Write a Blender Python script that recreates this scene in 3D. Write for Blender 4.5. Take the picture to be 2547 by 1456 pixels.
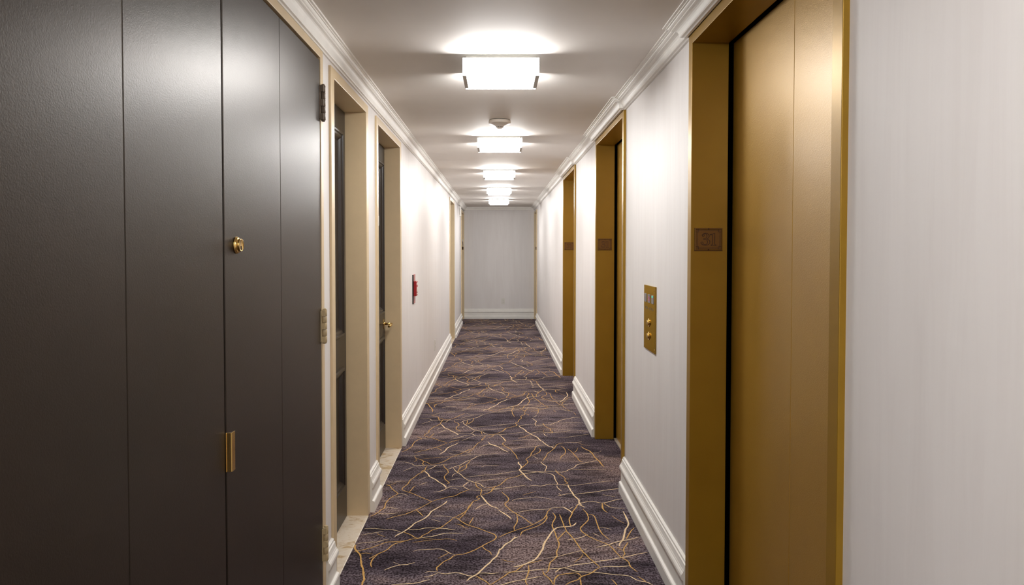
import bpy, bmesh, math, random
from mathutils import Vector, Matrix
random.seed(31)
for o in list(bpy.data.objects): bpy.data.objects.remove(o, do_unlink=True)
sc = bpy.context.scene
COL = sc.collection

# ------------------------------------------------------------------ camera
W, HH = 2547.0, 1456.0
FPX, PPX, PPY, EYE = 1740.0, 1239.0, 666.4, 1.36
PITCH = math.atan(45.4 / FPX)
cam_d = bpy.data.cameras.new('camera'); cam = bpy.data.objects.new('camera', cam_d); COL.objects.link(cam)
cam_d.sensor_fit = 'HORIZONTAL'; cam_d.sensor_width = 36.0
cam_d.lens = 36.0 * FPX / W
cam_d.shift_x = (W / 2 - PPX) / W
cam_d.shift_y = (PPY - HH / 2) / W
cam_d.clip_start = 0.02
cam.location = (0, 0, EYE); cam.rotation_euler = (math.pi / 2 - PITCH, 0, 0)
sc.camera = cam

# ------------------------------------------------------------------ world, exposure
wd = bpy.data.worlds.new('world'); sc.world = wd; wd.use_nodes = True
wd.node_tree.nodes['Background'].inputs[0].default_value = (0, 0, 0, 1)
wd.node_tree.nodes['Background'].inputs[1].default_value = 0.0
vs = sc.view_settings
vs.view_transform = 'Standard'; vs.look = 'None'; vs.gamma = 1.0; vs.use_curve_mapping = False
vs.exposure = 0.52
LAMP = 27.0                      # strength of the glass of the ceiling fixtures
LAMP_SIDE = 47.0
LAMP_Y = [3.152, 5.285, 7.415, 9.53, 11.63]
LAMP_ADDED = [0.25, -1.85]  # added unseen fixtures, placed to even the light on the near wall

# ------------------------------------------------------------------ materials
def lin(c):
    c = c / 255.0
    return c / 12.92 if c <= 0.04045 else ((c + 0.055) / 1.055) ** 2.4
def rgb(r, g, b): return (lin(r), lin(g), lin(b), 1.0)

class Mat:
    def __init__(s, name):
        s.m = bpy.data.materials.new(name); s.m.use_nodes = True
        s.t = s.m.node_tree; s.n = s.t.nodes; s.b = s.n['Principled BSDF']
    def node(s, kind, **kw):
        x = s.n.new(kind)
        for k, v in kw.items(): setattr(x, k, v)
        return x
    def link(s, a, b): s.t.links.new(a, b)
    def coords(s, scale=(1, 1, 1), rot=(0, 0, 0)):
        g = s.node('ShaderNodeNewGeometry'); mp = s.node('ShaderNodeMapping')
        mp.inputs['Scale'].default_value = scale; mp.inputs['Rotation'].default_value = rot
        s.link(g.outputs['Position'], mp.inputs['Vector']); return mp.outputs['Vector']
    def noise(s, scale, detail=3, rough=0.55, co=None, dist=0.0):
        x = s.node('ShaderNodeTexNoise'); x.inputs['Scale'].default_value = scale
        x.inputs['Detail'].default_value = detail; x.inputs['Roughness'].default_value = rough
        x.inputs['Distortion'].default_value = dist
        s.link(co if co is not None else s.coords(), x.inputs['Vector']); return x.outputs['Fac']
    def ramp(s, fac, stops, interp='LINEAR'):
        r = s.node('ShaderNodeValToRGB'); e = r.color_ramp; e.interpolation = interp
        while len(e.elements) < len(stops): e.elements.new(0.5)
        for i, (p, c) in enumerate(stops):
            e.elements[i].position = p; e.elements[i].color = c
        s.link(fac, r.inputs['Fac']); return r.outputs['Color']
    def mix(s, fac, a, b, mode='MIX'):
        x = s.node('ShaderNodeMix', data_type='RGBA', blend_type=mode)
        for val, k in ((fac, 0), (a, 6), (b, 7)):
            if isinstance(val, (int, float, tuple)): x.inputs[k].default_value = val
            else: s.link(val, x.inputs[k])
        return x.outputs[2]
    def bump(s, h, strength, dist):
        x = s.node('ShaderNodeBump'); x.inputs['Strength'].default_value = strength
        x.inputs['Distance'].default_value = dist
        s.link(h, x.inputs['Height']); s.link(x.outputs['Normal'], s.b.inputs['Normal'])
    def set(s, color=None, rough=None, metal=None, spec=None, coat=None, coat_rough=None):
        I = s.b.inputs
        if color is not None:
            if isinstance(color, tuple): I['Base Color'].default_value = color
            else: s.link(color, I['Base Color'])
        if rough is not None: I['Roughness'].default_value = rough
        if metal is not None: I['Metallic'].default_value = metal
        if spec is not None: I['Specular IOR Level'].default_value = spec
        if coat is not None: I['Coat Weight'].default_value = coat
        if coat_rough is not None: I['Coat Roughness'].default_value = coat_rough
        return s

M = {}
def simple(key, color, rough=0.5, metal=0.0, spec=0.5, bump=None, coat=None, coat_rough=None):
    a = Mat(key).set(rgb(*color), rough, metal, spec, coat, coat_rough)
    f = a.noise(14, 2)
    c0 = rgb(*color); c1 = tuple(min(1, v * 1.025) for v in c0[:3]) + (1,); c2 = tuple(v * 0.975 for v in c0[:3]) + (1,)
    a.set(a.ramp(f, [(0.3, c2), (0.7, c1)]))
    if bump: a.bump(a.noise(bump[0], 2), bump[1], bump[2])
    M[key] = a.m
    return a

# wallpaper: pale, with faint vertical streaks pressed into it
a = Mat('wallpaper')
st = a.noise(1.0, 5, 0.62, a.coords((20, 20, 1.1)), 1.4)
st2 = a.noise(1.0, 2, 0.5, a.coords((7, 7, 1.1)), 0.4)
c = a.ramp(st, [(0.28, rgb(230, 225, 223)), (0.5, rgb(236, 232, 230)), (0.75, rgb(239, 236, 234))])
c2 = a.ramp(st2, [(0.3, rgb(229, 224, 221)), (0.7, rgb(238, 234, 232))])
a.set(a.mix(0.5, c, c2), 0.55, 0, 0.35); a.bump(st, 0.14, 0.0025); M['wall'] = a.m

a = Mat('ceiling_paint')
a.set(a.ramp(a.noise(3, 3), [(0.3, rgb(236, 230, 224)), (0.7, rgb(240, 235, 229))]), 0.7, 0, 0.3)
a.bump(a.noise(160, 2), 0.08, 0.002); M['ceiling'] = a.m

simple('trim_white', (244, 241, 235), 0.55, 0, 0.5, None)
simple('beige_frame', (222, 199, 160), 0.36, 0, 0.45, (220, 0.12, 0.0015))
a = Mat('dark_paint')      # closet leaves: brown-black enamel with orange peel
pe = a.noise(330, 2, 0.5)
a.set(a.ramp(a.noise(5, 3), [(0.3, rgb(30, 24, 19)), (0.7, rgb(34, 27, 22))]), 0.38, 0, 0.52)
a.b.inputs['Specular Tint'].default_value = (1.0, 0.89, 0.78, 1)
a.bump(pe, 0.16, 0.0014); M['dark'] = a.m
simple('dark_door', (42, 35, 30), 0.34, 0, 0.5, (200, 0.10, 0.002))
a = Mat('gold_enamel')     # elevator doors and frames
pe = a.noise(380, 2, 0.5)
a.set(a.ramp(a.noise(4, 3), [(0.3, rgb(176, 135, 44)), (0.7, rgb(183, 142, 50))]), 0.42, 0.35, 0.6, 0.7, 0.34)
a.bump(pe, 0.30, 0.0022); M['gold'] = a.m
a = Mat('gold_frame_enamel')
a.set(a.ramp(a.noise(5, 3), [(0.3, rgb(152, 115, 26)), (0.7, rgb(159, 122, 31))]), 0.38, 0.35, 0.5)
a.bump(a.noise(420, 2), 0.08, 0.001); M['gold_frame'] = a.m
simple('brass', (226, 190, 118), 0.22, 1.0)
simple('brass_dark', (60, 36, 16), 0.3, 0.8)
simple('plaque_gold', (122, 84, 32), 0.45, 0.4)
simple('plaque_engraving', (62, 30, 16), 0.6, 0.1)
simple('nickel', (205, 198, 186), 0.35, 0.3)
simple('black', (8, 7, 7), 0.6)
simple('hinge_brown', (112, 97, 82), 0.4, 0.0, 0.5)  # upper closet hinge, darker than the beige pair
simple('hinge_beige', (196, 176, 138), 0.36, 0.0, 0.5)
simple('white_plastic', (228, 225, 218), 0.35)
simple('grey_slot', (120, 114, 106), 0.5)
simple('red_plastic', (160, 22, 26), 0.35)
simple('red_sheen_plate', (200, 128, 122), 0.25)  # paler than its red: gloss at a grazing view mixed into the colour
simple('panel_brass', (162, 128, 60), 0.20, 0.95)
bpy.data.materials['panel_brass'].node_tree.nodes['Principled BSDF'].inputs['Specular Tint'].default_value = (0.74, 0.61, 0.33, 1)
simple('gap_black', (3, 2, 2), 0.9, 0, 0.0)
simple('detector', (222, 212, 200), 0.45)
simple('display_grey', (104, 98, 102), 0.25)
simple('glass_edge', (150, 172, 158), 0.2)
simple('sill_metal', (206, 196, 180), 0.35, 0.3)

a = Mat('marble_threshold')
v = a.noise(11, 7, 0.62, a.coords((1.0, 1.5, 1)), 0.9)
v2 = a.noise(75, 4, 0.6, a.coords((0.8, 1.4, 1)), 0.6)
c = a.ramp(v, [(0.45, rgb(238, 225, 206)), (0.55, rgb(230, 213, 188)), (0.60, rgb(196, 166, 120)), (0.66, rgb(214, 190, 150)), (0.75, rgb(186, 154, 106))])
c2 = a.ramp(v2, [(0.60, (1, 1, 1, 1)), (0.66, rgb(214, 190, 150))])
a.set(a.mix(0.6, c, c2, 'MULTIPLY'), 0.3, 0, 0.5); M['marble'] = a.m

# carpet: cut pile, mottled plum-taupe ground
a = Mat('carpet_pile')
big = a.noise(1.0, 4, 0.55, a.coords((1.4, 2.6, 1)), 0.7)
mid = a.noise(1.0, 4, 0.6, a.coords((4.5, 15, 1)), 0.5)
fine = a.noise(105, 2, 0.65)
base = a.ramp(big, [(0.36, rgb(72, 59, 62)), (0.5, rgb(106, 90, 90)), (0.62, rgb(140, 116, 106))])
mid_c = a.ramp(mid, [(0.33, rgb(130, 122, 122)), (0.52, (1, 1, 1, 1))])
spk = a.ramp(fine, [(0.40, rgb(92, 76, 80)), (0.49, rgb(190, 180, 182)), (0.58, (1, 1, 1, 1))])
col = a.mix(0.85, base, mid_c, 'MULTIPLY'); col = a.mix(0.95, col, spk, 'MULTIPLY')
col = a.mix(1.0, col, (1.42, 1.64, 1.90, 1), 'MULTIPLY')
a.set(col, 0.95, 0, 0.1); a.bump(fine, 0.6, 0.006); M['carpet'] = a.m
for key, p, q in (('yarn_gold', (200, 152, 82), (226, 184, 116)), ('yarn_cream', (238, 206, 158), (248, 226, 188))):
    a = Mat(key)
    a.set(a.ramp(a.noise(140, 2), [(0.3, rgb(*p)), (0.7, rgb(*q))]), 0.9, 0, 0.1)
    a.bump(a.noise(260, 2), 0.5, 0.004); M[key] = a.m

def emitter(key, color, strength):
    a = Mat(key); e = a.node('ShaderNodeEmission')
    e.inputs[0].default_value = color; e.inputs[1].default_value = strength
    a.link(e.outputs[0], a.n['Material Output'].inputs['Surface']); M[key] = a.m
emitter('lit_glass', (1.0, 0.99, 0.975, 1), LAMP)
emitter('lit_glass_side', (1.0, 0.99, 0.975, 1), LAMP_SIDE)
emitter('lit_glass_inner', (1.0, 0.99, 0.975, 1), 0.7)
emitter('led_green', (0.02, 0.9, 0.45, 1), 1.2)
emitter('digit_red', (0.55, 0.04, 0.10, 1), 0.7)

# ------------------------------------------------------------------ mesh helpers
class MB:
    """Collects shapes in a bmesh; tf maps local (d, y, z) to object space."""
    def __init__(s, tf=None): s.bm = bmesh.new(); s.tf = tf or (lambda p: p)
    def v(s, p): return s.bm.verts.new(s.tf(tuple(p)))
    def face(s, vs_, mi=0, smooth=False):
        try: f = s.bm.faces.new(vs_)
        except ValueError: return None
        f.material_index = mi; f.smooth = smooth; return f
    def box(s, x0, x1, y0, y1, z0, z1, mi=0):
        q = [s.v((x, y, z)) for z in (z0, z1) for x, y in ((x0, y0), (x1, y0), (x1, y1), (x0, y1))]
        for a_ in ((0, 1, 2, 3), (4, 5, 6, 7), (0, 1, 5, 4), (1, 2, 6, 5), (2, 3, 7, 6), (3, 0, 4, 7)):
            s.face([q[i] for i in a_], mi)
    def prism(s, pts, axis, a0, a1, mi=0, smooth=False):
        """closed outline (u, w) extruded along axis 'x','y' or 'z' from a0 to a1"""
        def P(u, w, t):
            return (t, u, w) if axis == 'x' else (u, t, w) if axis == 'y' else (u, w, t)
        A = [s.v(P(u, w, a0)) for u, w in pts]; B = [s.v(P(u, w, a1)) for u, w in pts]
        n = len(pts); s.face(A, mi); s.face(B, mi)
        for i in range(n): s.face([A[i], A[(i + 1) % n], B[(i + 1) % n], B[i]], mi, smooth)
    def lathe(s, c, axis, prof, n=28, mi=0, smooth=True):
        """prof: (along axis, radius) list round the axis through c"""
        rings = []
        for t, r in prof:
            ring = []
            for k in range(n):
                a_ = 2 * math.pi * k / n; u, w = r * math.cos(a_), r * math.sin(a_)
                p = {'x': (t, u, w), 'y': (u, t, w), 'z': (u, w, t)}[axis]
                ring.append(s.v((c[0] + p[0], c[1] + p[1], c[2] + p[2])))
            rings.append(ring)
        for A, B in zip(rings, rings[1:]):
            for k in range(n): s.face([A[k], A[(k + 1) % n], B[(k + 1) % n], B[k]], mi, smooth)
        s.face(rings[0], mi); s.face(rings[-1], mi)
    def sweep(s, path, prof, side, mi=0, closed=False):
        """profile (d, z) carried along a plan path (x, y); d is measured to the given side (+1 = left of travel)"""
        n = len(path); cols = []
        for i, (x, y) in enumerate(path):
            ns = []
            for j in (i - 1, i):
                if 0 <= j < n - 1:
                    dx, dy = path[j + 1][0] - path[j][0], path[j + 1][1] - path[j][1]
                    L = math.hypot(dx, dy); ns.append((-dy / L * side, dx / L * side))
            if len(ns) == 1: mx, my = ns[0]
            else:
                mx, my = ns[0][0] + ns[1][0], ns[0][1] + ns[1][1]
                k = mx * ns[0][0] + my * ns[0][1]; mx, my = mx / k, my / k
            cols.append([s.v((x + mx * d, y + my * d, z)) for d, z in prof])
        for A, B in zip(cols, cols[1:]):
            for k in range(len(prof) - 1): s.face([A[k], A[k + 1], B[k + 1], B[k]], mi)
        for A in (cols[0], cols[-1]): s.face(A, mi)
    def ring(s, y0, y1, z0, z1, prof, mi=0):
        """mitred rectangular moulding in the y-z plane; prof: (inset from the outer edge, d)"""
        loops = []
        for ins, d in prof:
            loops.append([s.v((d, y, z)) for y, z in ((y0 + ins, z0 + ins), (y1 - ins, z0 + ins), (y1 - ins, z1 - ins), (y0 + ins, z1 - ins))])
        for A, B in zip(loops, loops[1:]):
            for k in range(4): s.face([A[k], A[(k + 1) % 4], B[(k + 1) % 4], B[k]], mi)
    def tube(s, pts, r, n=8, mi=0):
        prev = None; rings = []
        for i, p in enumerate(pts):
            p = Vector(p); a_ = Vector(pts[max(i - 1, 0)]); b_ = Vector(pts[min(i + 1, len(pts) - 1)])
            t = (b_ - a_).normalized(); u = t.orthogonal().normalized() if prev is None else (prev - t * prev.dot(t)).normalized()
            prev = u; w = t.cross(u)
            rr = r[i] if isinstance(r, (list, tuple)) else r
            rings.append([s.v(p + (u * math.cos(2 * math.pi * k / n) + w * math.sin(2 * math.pi * k / n)) * rr) for k in range(n)])
        for A, B in zip(rings, rings[1:]):
            for k in range(n): s.face([A[k], A[(k + 1) % n], B[(k + 1) % n], B[k]], mi, True)
        s.face(rings[0], mi); s.face(rings[-1], mi)
    def build(s, name, mats, parent=None, bevel=0.0, seg=2, recalc=True):
        if recalc: bmesh.ops.recalc_face_normals(s.bm, faces=s.bm.faces)
        me = bpy.data.meshes.new(name); s.bm.to_mesh(me); s.bm.free()
        for k in (mats if isinstance(mats, (list, tuple)) else [mats]): me.materials.append(M[k])
        o = bpy.data.objects.new(name, me); COL.objects.link(o)
        if parent is not None: o.parent = parent
        if bevel:
            b = o.modifiers.new('bevel', 'BEVEL'); b.width = bevel; b.segments = seg; b.limit_method = 'ANGLE'
            b.angle_limit = math.radians(40)
        return o

def tag(o, label, cat=None, group=None, kind=None):
    o['label'] = label
    if cat: o['category'] = cat
    if group: o['group'] = group
    if kind: o['kind'] = kind
    return o
def root(name, loc, label, cat, group=None, kind=None):
    o = bpy.data.objects.new(name, None); COL.objects.link(o); o.location = loc; o.empty_display_size = 0.1
    return tag(o, label, cat, group, kind)
def dup(r, loc, label, group=None):
    """copy a thing with its parts and their sub-parts"""
    def cp(o, parent):
        c_ = o.copy(); COL.objects.link(c_)
        if parent is not None: c_.parent = parent
        for ch in kids.get(o.name, []): cp(ch, c_)
        return c_
    kids = {}
    for o in sc.objects:
        if o.parent: kids.setdefault(o.parent.name, []).append(o)
    c_ = cp(r, None); c_.location = loc; c_['label'] = label
    if group: c_['group'] = group
    return c_
# ------------------------------------------------------------------ carpet veins
# each tracing: region origin and scale of the enlargement it was drawn from, then strokes "width colour: x,y x,y ..."
# widths: 3 thick, 2 medium, 1 thin; colours: c cream, g gold
TRACE = [
 (840, 1256, 6.3675, """
2g:760,0 740,50 690,85 630,130 570,165 510,190
1c:740,65 830,48 900,65 950,75
1c:630,135 720,150 850,145 950,135
2g:1410,0 1320,45 1240,85 1130,130 1050,160 950,180 860,205 770,235
2g:1240,85 1290,125 1355,185
3c:1660,10 1560,65 1480,115 1440,170 1370,225 1300,260 1220,300 1170,345 1110,390 1030,440 960,475 905,510
1c:420,385 560,380 640,385 760,400 850,400 930,415 1000,440
1c:380,490 500,465 600,450 720,432
1g:620,460 680,490 750,510
2c:1110,390 1200,405 1300,395 1400,375 1560,378 1700,385 1780,395 1865,405
2g:1850,200 1780,260 1700,320 1640,360 1580,385 1490,410 1430,455 1350,490 1300,530 1240,545 1180,550 1100,570 1000,600 920,620 850,660 780,720 700,760 640,785 570,820 500,865
2g:640,785 580,840 545,880 530,920 525,960 540,995
2c:1290,540 1400,520 1520,505 1630,475 1740,458 1860,458 1990,458
1g:1350,545 1450,550 1600,560 1720,548 1800,555 1890,575
1g:1180,600 1300,590 1400,575 1500,580
2g:1040,440 1120,470 1180,500 1230,530 1280,540
1c:300,635 400,610 520,600 620,600 700,575 820,550
2g:250,755 400,720 520,690 620,655 710,620 800,595 950,590 1080,575
3g:290,640 270,690 300,740 350,790 365,860 375,950 400,1020 410,1120 420,1190 395,1240 380,1300
1g:350,790 450,770 560,790
2g:2120,0 2080,50 2030,110 1950,160 1850,205
2g:1850,205 1910,235 1980,285 2070,330 2150,355 2260,390 2370,435 2470,470 2510,510 2480,560 2380,610 2280,665 2180,720 2080,760 1980,790 1860,805 1780,860 1680,910 1610,970 1565,1010 1580,1060
2g:2040,110 1980,180 1920,230
2g:2080,320 2110,270 2150,205
1c:1510,185 1620,180 1740,188 1850,210
1c:1480,235 1560,255 1630,272
1g:1860,310 1950,325 2010,365 2070,380
1c:1190,745 1280,720 1400,715 1500,710 1600,705 1700,725 1760,765 1860,800
1g:1760,765 1680,810 1590,855
2c:740,1045 850,1000 980,965 1100,955 1220,925
1c:880,915 990,960
2g:2290,665 2330,710 2400,745 2440,800
3c:2560,700 2530,800 2460,870 2400,930 2330,990 2270,1050 2200,1110 2120,1150 2040,1215
2c:1580,1080 1700,1105 1800,1090 1900,1085 2000,1110 2060,1130 2130,1135
1c:1380,1085 1450,1065 1580,1075
2c:1580,1090 1490,1130 1370,1155
2g:2190,1130 2270,1180 2350,1225 2420,1290
2c:2240,1095 2340,1090 2440,1100 2547,1085
2c:850,1274 1000,1265 1150,1255 1260,1245 1360,1215 1460,1190
2g:2420,1280 2547,1200
"""),
 (1240, 1256, 6.3675, """
3c:0,90 70,135 140,180 200,230
2g:100,0 180,80 270,140 350,185 430,235 500,290 550,315
1c:80,135 200,130 300,130 420,105 500,92 650,85 760,78 850,60 1000,45 1040,40
2g:290,155 300,230 290,290 250,350 250,410
2g:830,70 780,110 760,160 720,220 640,270 550,315 450,355 330,390 230,425 120,465 0,525
2g:760,160 765,210 740,260 680,310 600,350 500,385 400,420 360,455 345,495
3c:310,515 250,540 190,590 100,640 60,690 0,740
1c:250,500 250,545
2g:850,130 890,170 900,210 860,290 850,340 870,390 890,440 910,490 935,560 960,620 945,690 920,750 925,810 890,860 820,920 800,980 790,1050 740,1090
2g:965,160 990,220 1020,300 1050,370 1080,430 1130,480 1190,550 1240,620 1290,690 1330,750 1390,800 1440,860 1500,905 1550,950 1605,1000
3c:1230,290 1190,330 1120,350 1030,355 940,365 880,400 830,460 790,520 740,590 715,650 700,710 660,770 620,830 560,885 480,920 400,955 300,980 230,990
2g:1065,420 1010,480 960,530 935,570
2c:1095,562 1200,545 1310,520 1420,475
3c:1015,35 1060,60 1120,95 1165,135
2c:1180,45 1115,80
2g:1260,0 1220,60 1180,110 1160,160 1120,230 1130,300 1140,340
3c:1260,0 1330,30 1370,50
2g:1330,70 1390,130 1420,200 1410,260 1350,320 1300,370 1310,420 1360,460 1440,510 1520,550 1620,590 1740,640 1800,690 1860,760 1930,830 2000,870 2060,915 2080,970 2130,1020 2200,1070
2g:1420,150 1490,165 1530,210 1550,270 1575,340 1600,400 1650,470 1710,520 1760,560
1c:1590,365 1680,370 1790,400
2g:1640,0 1640,50 1680,100 1730,135
1c:1700,10 1780,50 1870,60 2000,65
1g:1790,180 1880,240 1990,300
3c:1975,110 2010,180 2050,270 2050,330 2010,400 1990,470 1970,560 1920,620 1915,660
2g:2150,370 2090,430 2050,500 2020,550
2c:2230,515 2100,555 1980,575 1850,605 1750,640 1640,665 1550,685
2g:2055,600 2010,660 1980,720 2000,780 1970,830
1g:1880,680 1930,715 1980,735
2c:2360,760 2200,785 2060,820 1900,850 1720,880 1560,900 1400,935 1200,955 1050,1000 900,1015 740,1025 600,1035 420,1055 250,1070 80,1070
1c:1490,455 1550,480 1600,510
1c:770,850 920,830 1050,800 1180,765 1300,735 1400,705
1g:1330,790 1310,840 1270,870 1200,920
2c:1605,1000 1700,985 1820,985 1950,985 2080,975
2c:1050,1010 1150,1035 1250,1065 1380,1072 1520,1075 1680,1095 1860,1115 2050,1130 2120,1160 2220,1210 2340,1230 2450,1280
2g:1600,1000 1530,1045 1480,1085 1400,1115 1310,1145 1260,1190 1150,1230 1060,1275
2g:1280,1160 1300,1220 1310,1290
2g:2200,1140 2280,1190 2340,1230
2g:700,1050 720,1110 770,1150 830,1210 860,1270
2g:880,1280 890,1190 940,1130 1010,1110 1120,1095 1230,1090 1290,1115 1310,1145
2c:1050,1005 980,1020 930,1055 900,1080
2g:470,960 480,1040 460,1120 430,1180 430,1220 460,1280
2c:680,1140 560,1165 430,1190 250,1220 100,1265 0,1285
2g:400,960 350,1000 270,1060 170,1085 90,1140 0,1200
1g:440,940 560,915 700,880
1g:40,870 140,900 250,915
2g:1790,1190 1840,1235 1880,1280
"""),
 (900, 1100, 7.491, """
2g:1600,25 1500,60 1400,100 1300,125 1200,155 1080,180 980,210
2g:1400,105 1440,130 1490,165
3c:1800,15 1740,50 1660,80 1590,120 1550,170 1490,210 1440,235
1c:720,260 860,262 960,262 1100,245 1230,230
2g:990,-10 950,50 930,90 880,125 820,160 740,190
1c:930,95 1030,95 1130,105
2g:985,270 1010,310 1080,325 1150,360 1220,385 1290,420 1400,410 1480,385 1560,350 1640,300 1700,270 1800,240 1860,215 1930,180 2000,145 2070,125 2120,70 2170,20 2230,0
1g:1000,320 1020,345 970,370
2g:1130,350 1150,380 1130,410 1170,440
1c:650,375 760,375 850,390 930,410 980,440 1080,440 1200,445 1350,440 1500,430 1640,415 1780,400
1c:980,455 1100,450 1220,445
1c:960,470 860,510 770,545
2g:1220,450 1190,490 1170,540 1120,570 1040,610 980,660 920,700 880,745 870,770 830,810 770,850 750,890 800,915 870,940 960,970 1060,1015 1170,1060 1290,1110 1300,1120
2g:1190,520 1130,540 1100,575
3c:1170,545 1200,575 1240,610 1260,650 1320,680 1380,710 1440,755 1520,800 1560,840 1570,860
1c:1240,650 1160,675 1050,720
2c:1200,520 1290,500 1360,460 1410,435
1c:470,745 600,750 700,735 820,735
1g:640,770 540,805 460,830
2g:450,800 520,820 560,870 620,925 670,970 600,1010 530,1050 490,1090 450,1140 430,1200 430,1240
1c:680,960 760,970 860,1005
1c:530,1050 620,1035 740,1020
1c:370,1100 480,1105
2g:880,940 920,900 960,850 1010,820
1c:1060,815 1140,785 1220,750
2g:1300,1115 1400,1085 1500,1060 1620,1030 1740,1010 1850,950 1930,920 2000,895
2c:2000,895 2150,905 2300,905 2420,890 2547,880
3c:1590,1100 1560,1140 1500,1180
2g:1300,1120 1230,1160 1150,1195
2g:1520,430 1540,480 1590,520 1610,570 1570,610 1540,650 1550,700 1600,740 1630,770 1580,780
2c:1590,520 1660,490 1740,460 1820,435 1890,400 1940,365 2010,340 2080,310 2150,270 2230,250
2g:2020,350 1990,390 1950,430 1950,480 1900,520 1840,545 1780,570
2g:1820,450 1830,490 1800,530 1780,560
2g:1940,430 1870,460 1830,490
2c:1710,490 1740,540 1790,580 1850,620 1890,660 1960,710 2050,745 2120,765 2200,790 2260,840 2310,860
1c:1780,580 1710,610 1680,660
2g:2120,765 2130,820 2170,860 2230,890 2220,950 2210,1000
1c:1920,665 2050,645 2200,630 2350,615 2547,605
1c:2100,750 2250,720 2400,705 2547,695
1c:1630,720 1740,700 1830,680
2c:2000,740 1940,780 1880,825 1800,825 1700,825 1610,850 1540,890 1460,920 1340,940
2c:1880,825 1940,865 2000,895
1c:1640,860 1720,870 1800,890
2g:2310,860 2420,850 2500,830 2547,815
2g:2440,860 2420,920 2350,960 2230,1000
2g:2210,1000 2150,1020 2150,1050 2190,1060 2150,1090 2080,1110 2040,1160 1990,1210 1960,1274
3c:2220,1000 2260,1050 2300,1100 2350,1150 2410,1200 2480,1220 2547,1250
2c:2360,1150 2260,1180 2190,1210 2110,1265
1g:1120,325 1250,310 1400,295 1550,285 1680,270
1c:1700,285 1850,265 2000,245 2180,240 2350,235 2547,215
1c:1600,205 1700,235 1800,235
1c:1660,165 1780,170 1900,185 1980,205 2040,225
1g:2080,135 2020,180 1980,205
3c:2350,0 2390,45 2470,75 2547,95
2c:2390,45 2290,65 2210,95
1c:2220,470 2300,445 2400,440 2547,435
1c:1360,570 1450,555 1560,545
"""),
 (1220, 1100, 7.491, """
3c:0,40 80,65 160,100 240,150 330,190
2g:270,0 225,40 290,90 370,135 410,180 450,225 480,260 490,295 520,330
3c:530,370 520,400 560,440 570,490 540,520 570,560 620,600 650,640 700,685 770,725
3c:970,0 1020,40 1080,80 1150,105 1170,120
2c:1190,70 1120,95
2g:1370,20 1270,35 1220,70 1190,120 1130,170 1060,220 1040,265 1000,320 970,360
2g:900,65 840,100 820,150 760,210 750,260 690,300 660,330 700,370 660,420 610,460 570,500
2g:900,120 930,150 910,190 850,225 780,255
1c:780,260 840,290 890,320
1c:380,135 450,125 550,110 650,100 800,90 900,75 1020,65
2g:1310,75 1360,110 1395,165 1380,230 1320,270 1300,325
2g:1430,130 1490,170 1540,215 1590,270 1630,310 1650,345 1720,380
1g:1550,210 1600,170 1630,110
3g:1690,90 1750,130 1830,165 1890,210 1930,270 1980,325 2030,365 2070,420 2110,465
2c:1990,340 1900,365 1800,385 1700,405 1600,435 1560,480 1470,515 1400,550 1330,565 1240,560 1130,550 1000,555 880,560 740,580 610,600 560,610
1c:2050,350 2150,335 2250,325 2440,330
2c:935,375 980,420 1040,460 1035,510 1010,560
2c:560,530 680,540 800,555 900,565 1030,580 1130,600 1190,640 1200,690 1220,735 1250,775 1230,800
2g:1210,520 1240,570 1290,610 1360,650 1400,690 1480,695
2g:1390,690 1390,730 1440,770 1370,790
3c:1440,800 1460,850 1490,900 1530,960 1560,1010 1610,1050 1650,1090 1650,1140 1700,1180
2c:710,825 830,815 930,825 1010,810 1090,790 1180,790 1280,800 1370,805 1440,815
1c:1440,820 1560,815 1700,795 1850,775 2000,760 2130,740 2300,730
2c:1235,820 1260,870 1330,925
2c:1520,965 1420,975 1310,1000 1250,1015
2c:1270,960 1315,1000
2c:1560,990 1700,965 1850,950 2000,930 2150,905 2300,885 2430,875
2g:590,595 540,625 460,655 380,670 310,690 250,740 180,800 90,840 40,885 0,935
1c:0,615 140,600 260,580 390,560 540,535
1c:0,705 150,690 290,675
2c:0,895 130,875 280,860 420,845 540,825 660,810
2g:200,930 260,980 310,1020 340,1070 320,1110 270,1150 280,1190 330,1230
1c:400,1100 480,1070 620,1055 760,1040 860,1030 1000,1045 1150,1075
1g:600,995 720,960 850,925
2c:2460,1060 2300,1090 2180,1125 2070,1140 1960,1120 1850,1110 1740,1130 1660,1150 1590,1190
2g:2080,1140 2090,1200 2110,1274
2g:2110,1145 2170,1190 2250,1225
1c:2090,985 2190,1010 2330,1030
1c:2430,510 2320,515 2240,545
1c:2330,650 2400,700 2440,720
1c:1500,510 1640,520 1780,515 1900,510 2020,525 2170,515
1c:2210,40 2190,80 2130,130 2040,185
1c:2180,0 2220,40 2290,40
1g:1640,25 1720,55 1850,70
2c:1370,20 1480,10 1580,15 1700,0
1c:1660,205 1800,215 1900,210 2100,205 2400,210
"""),
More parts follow.
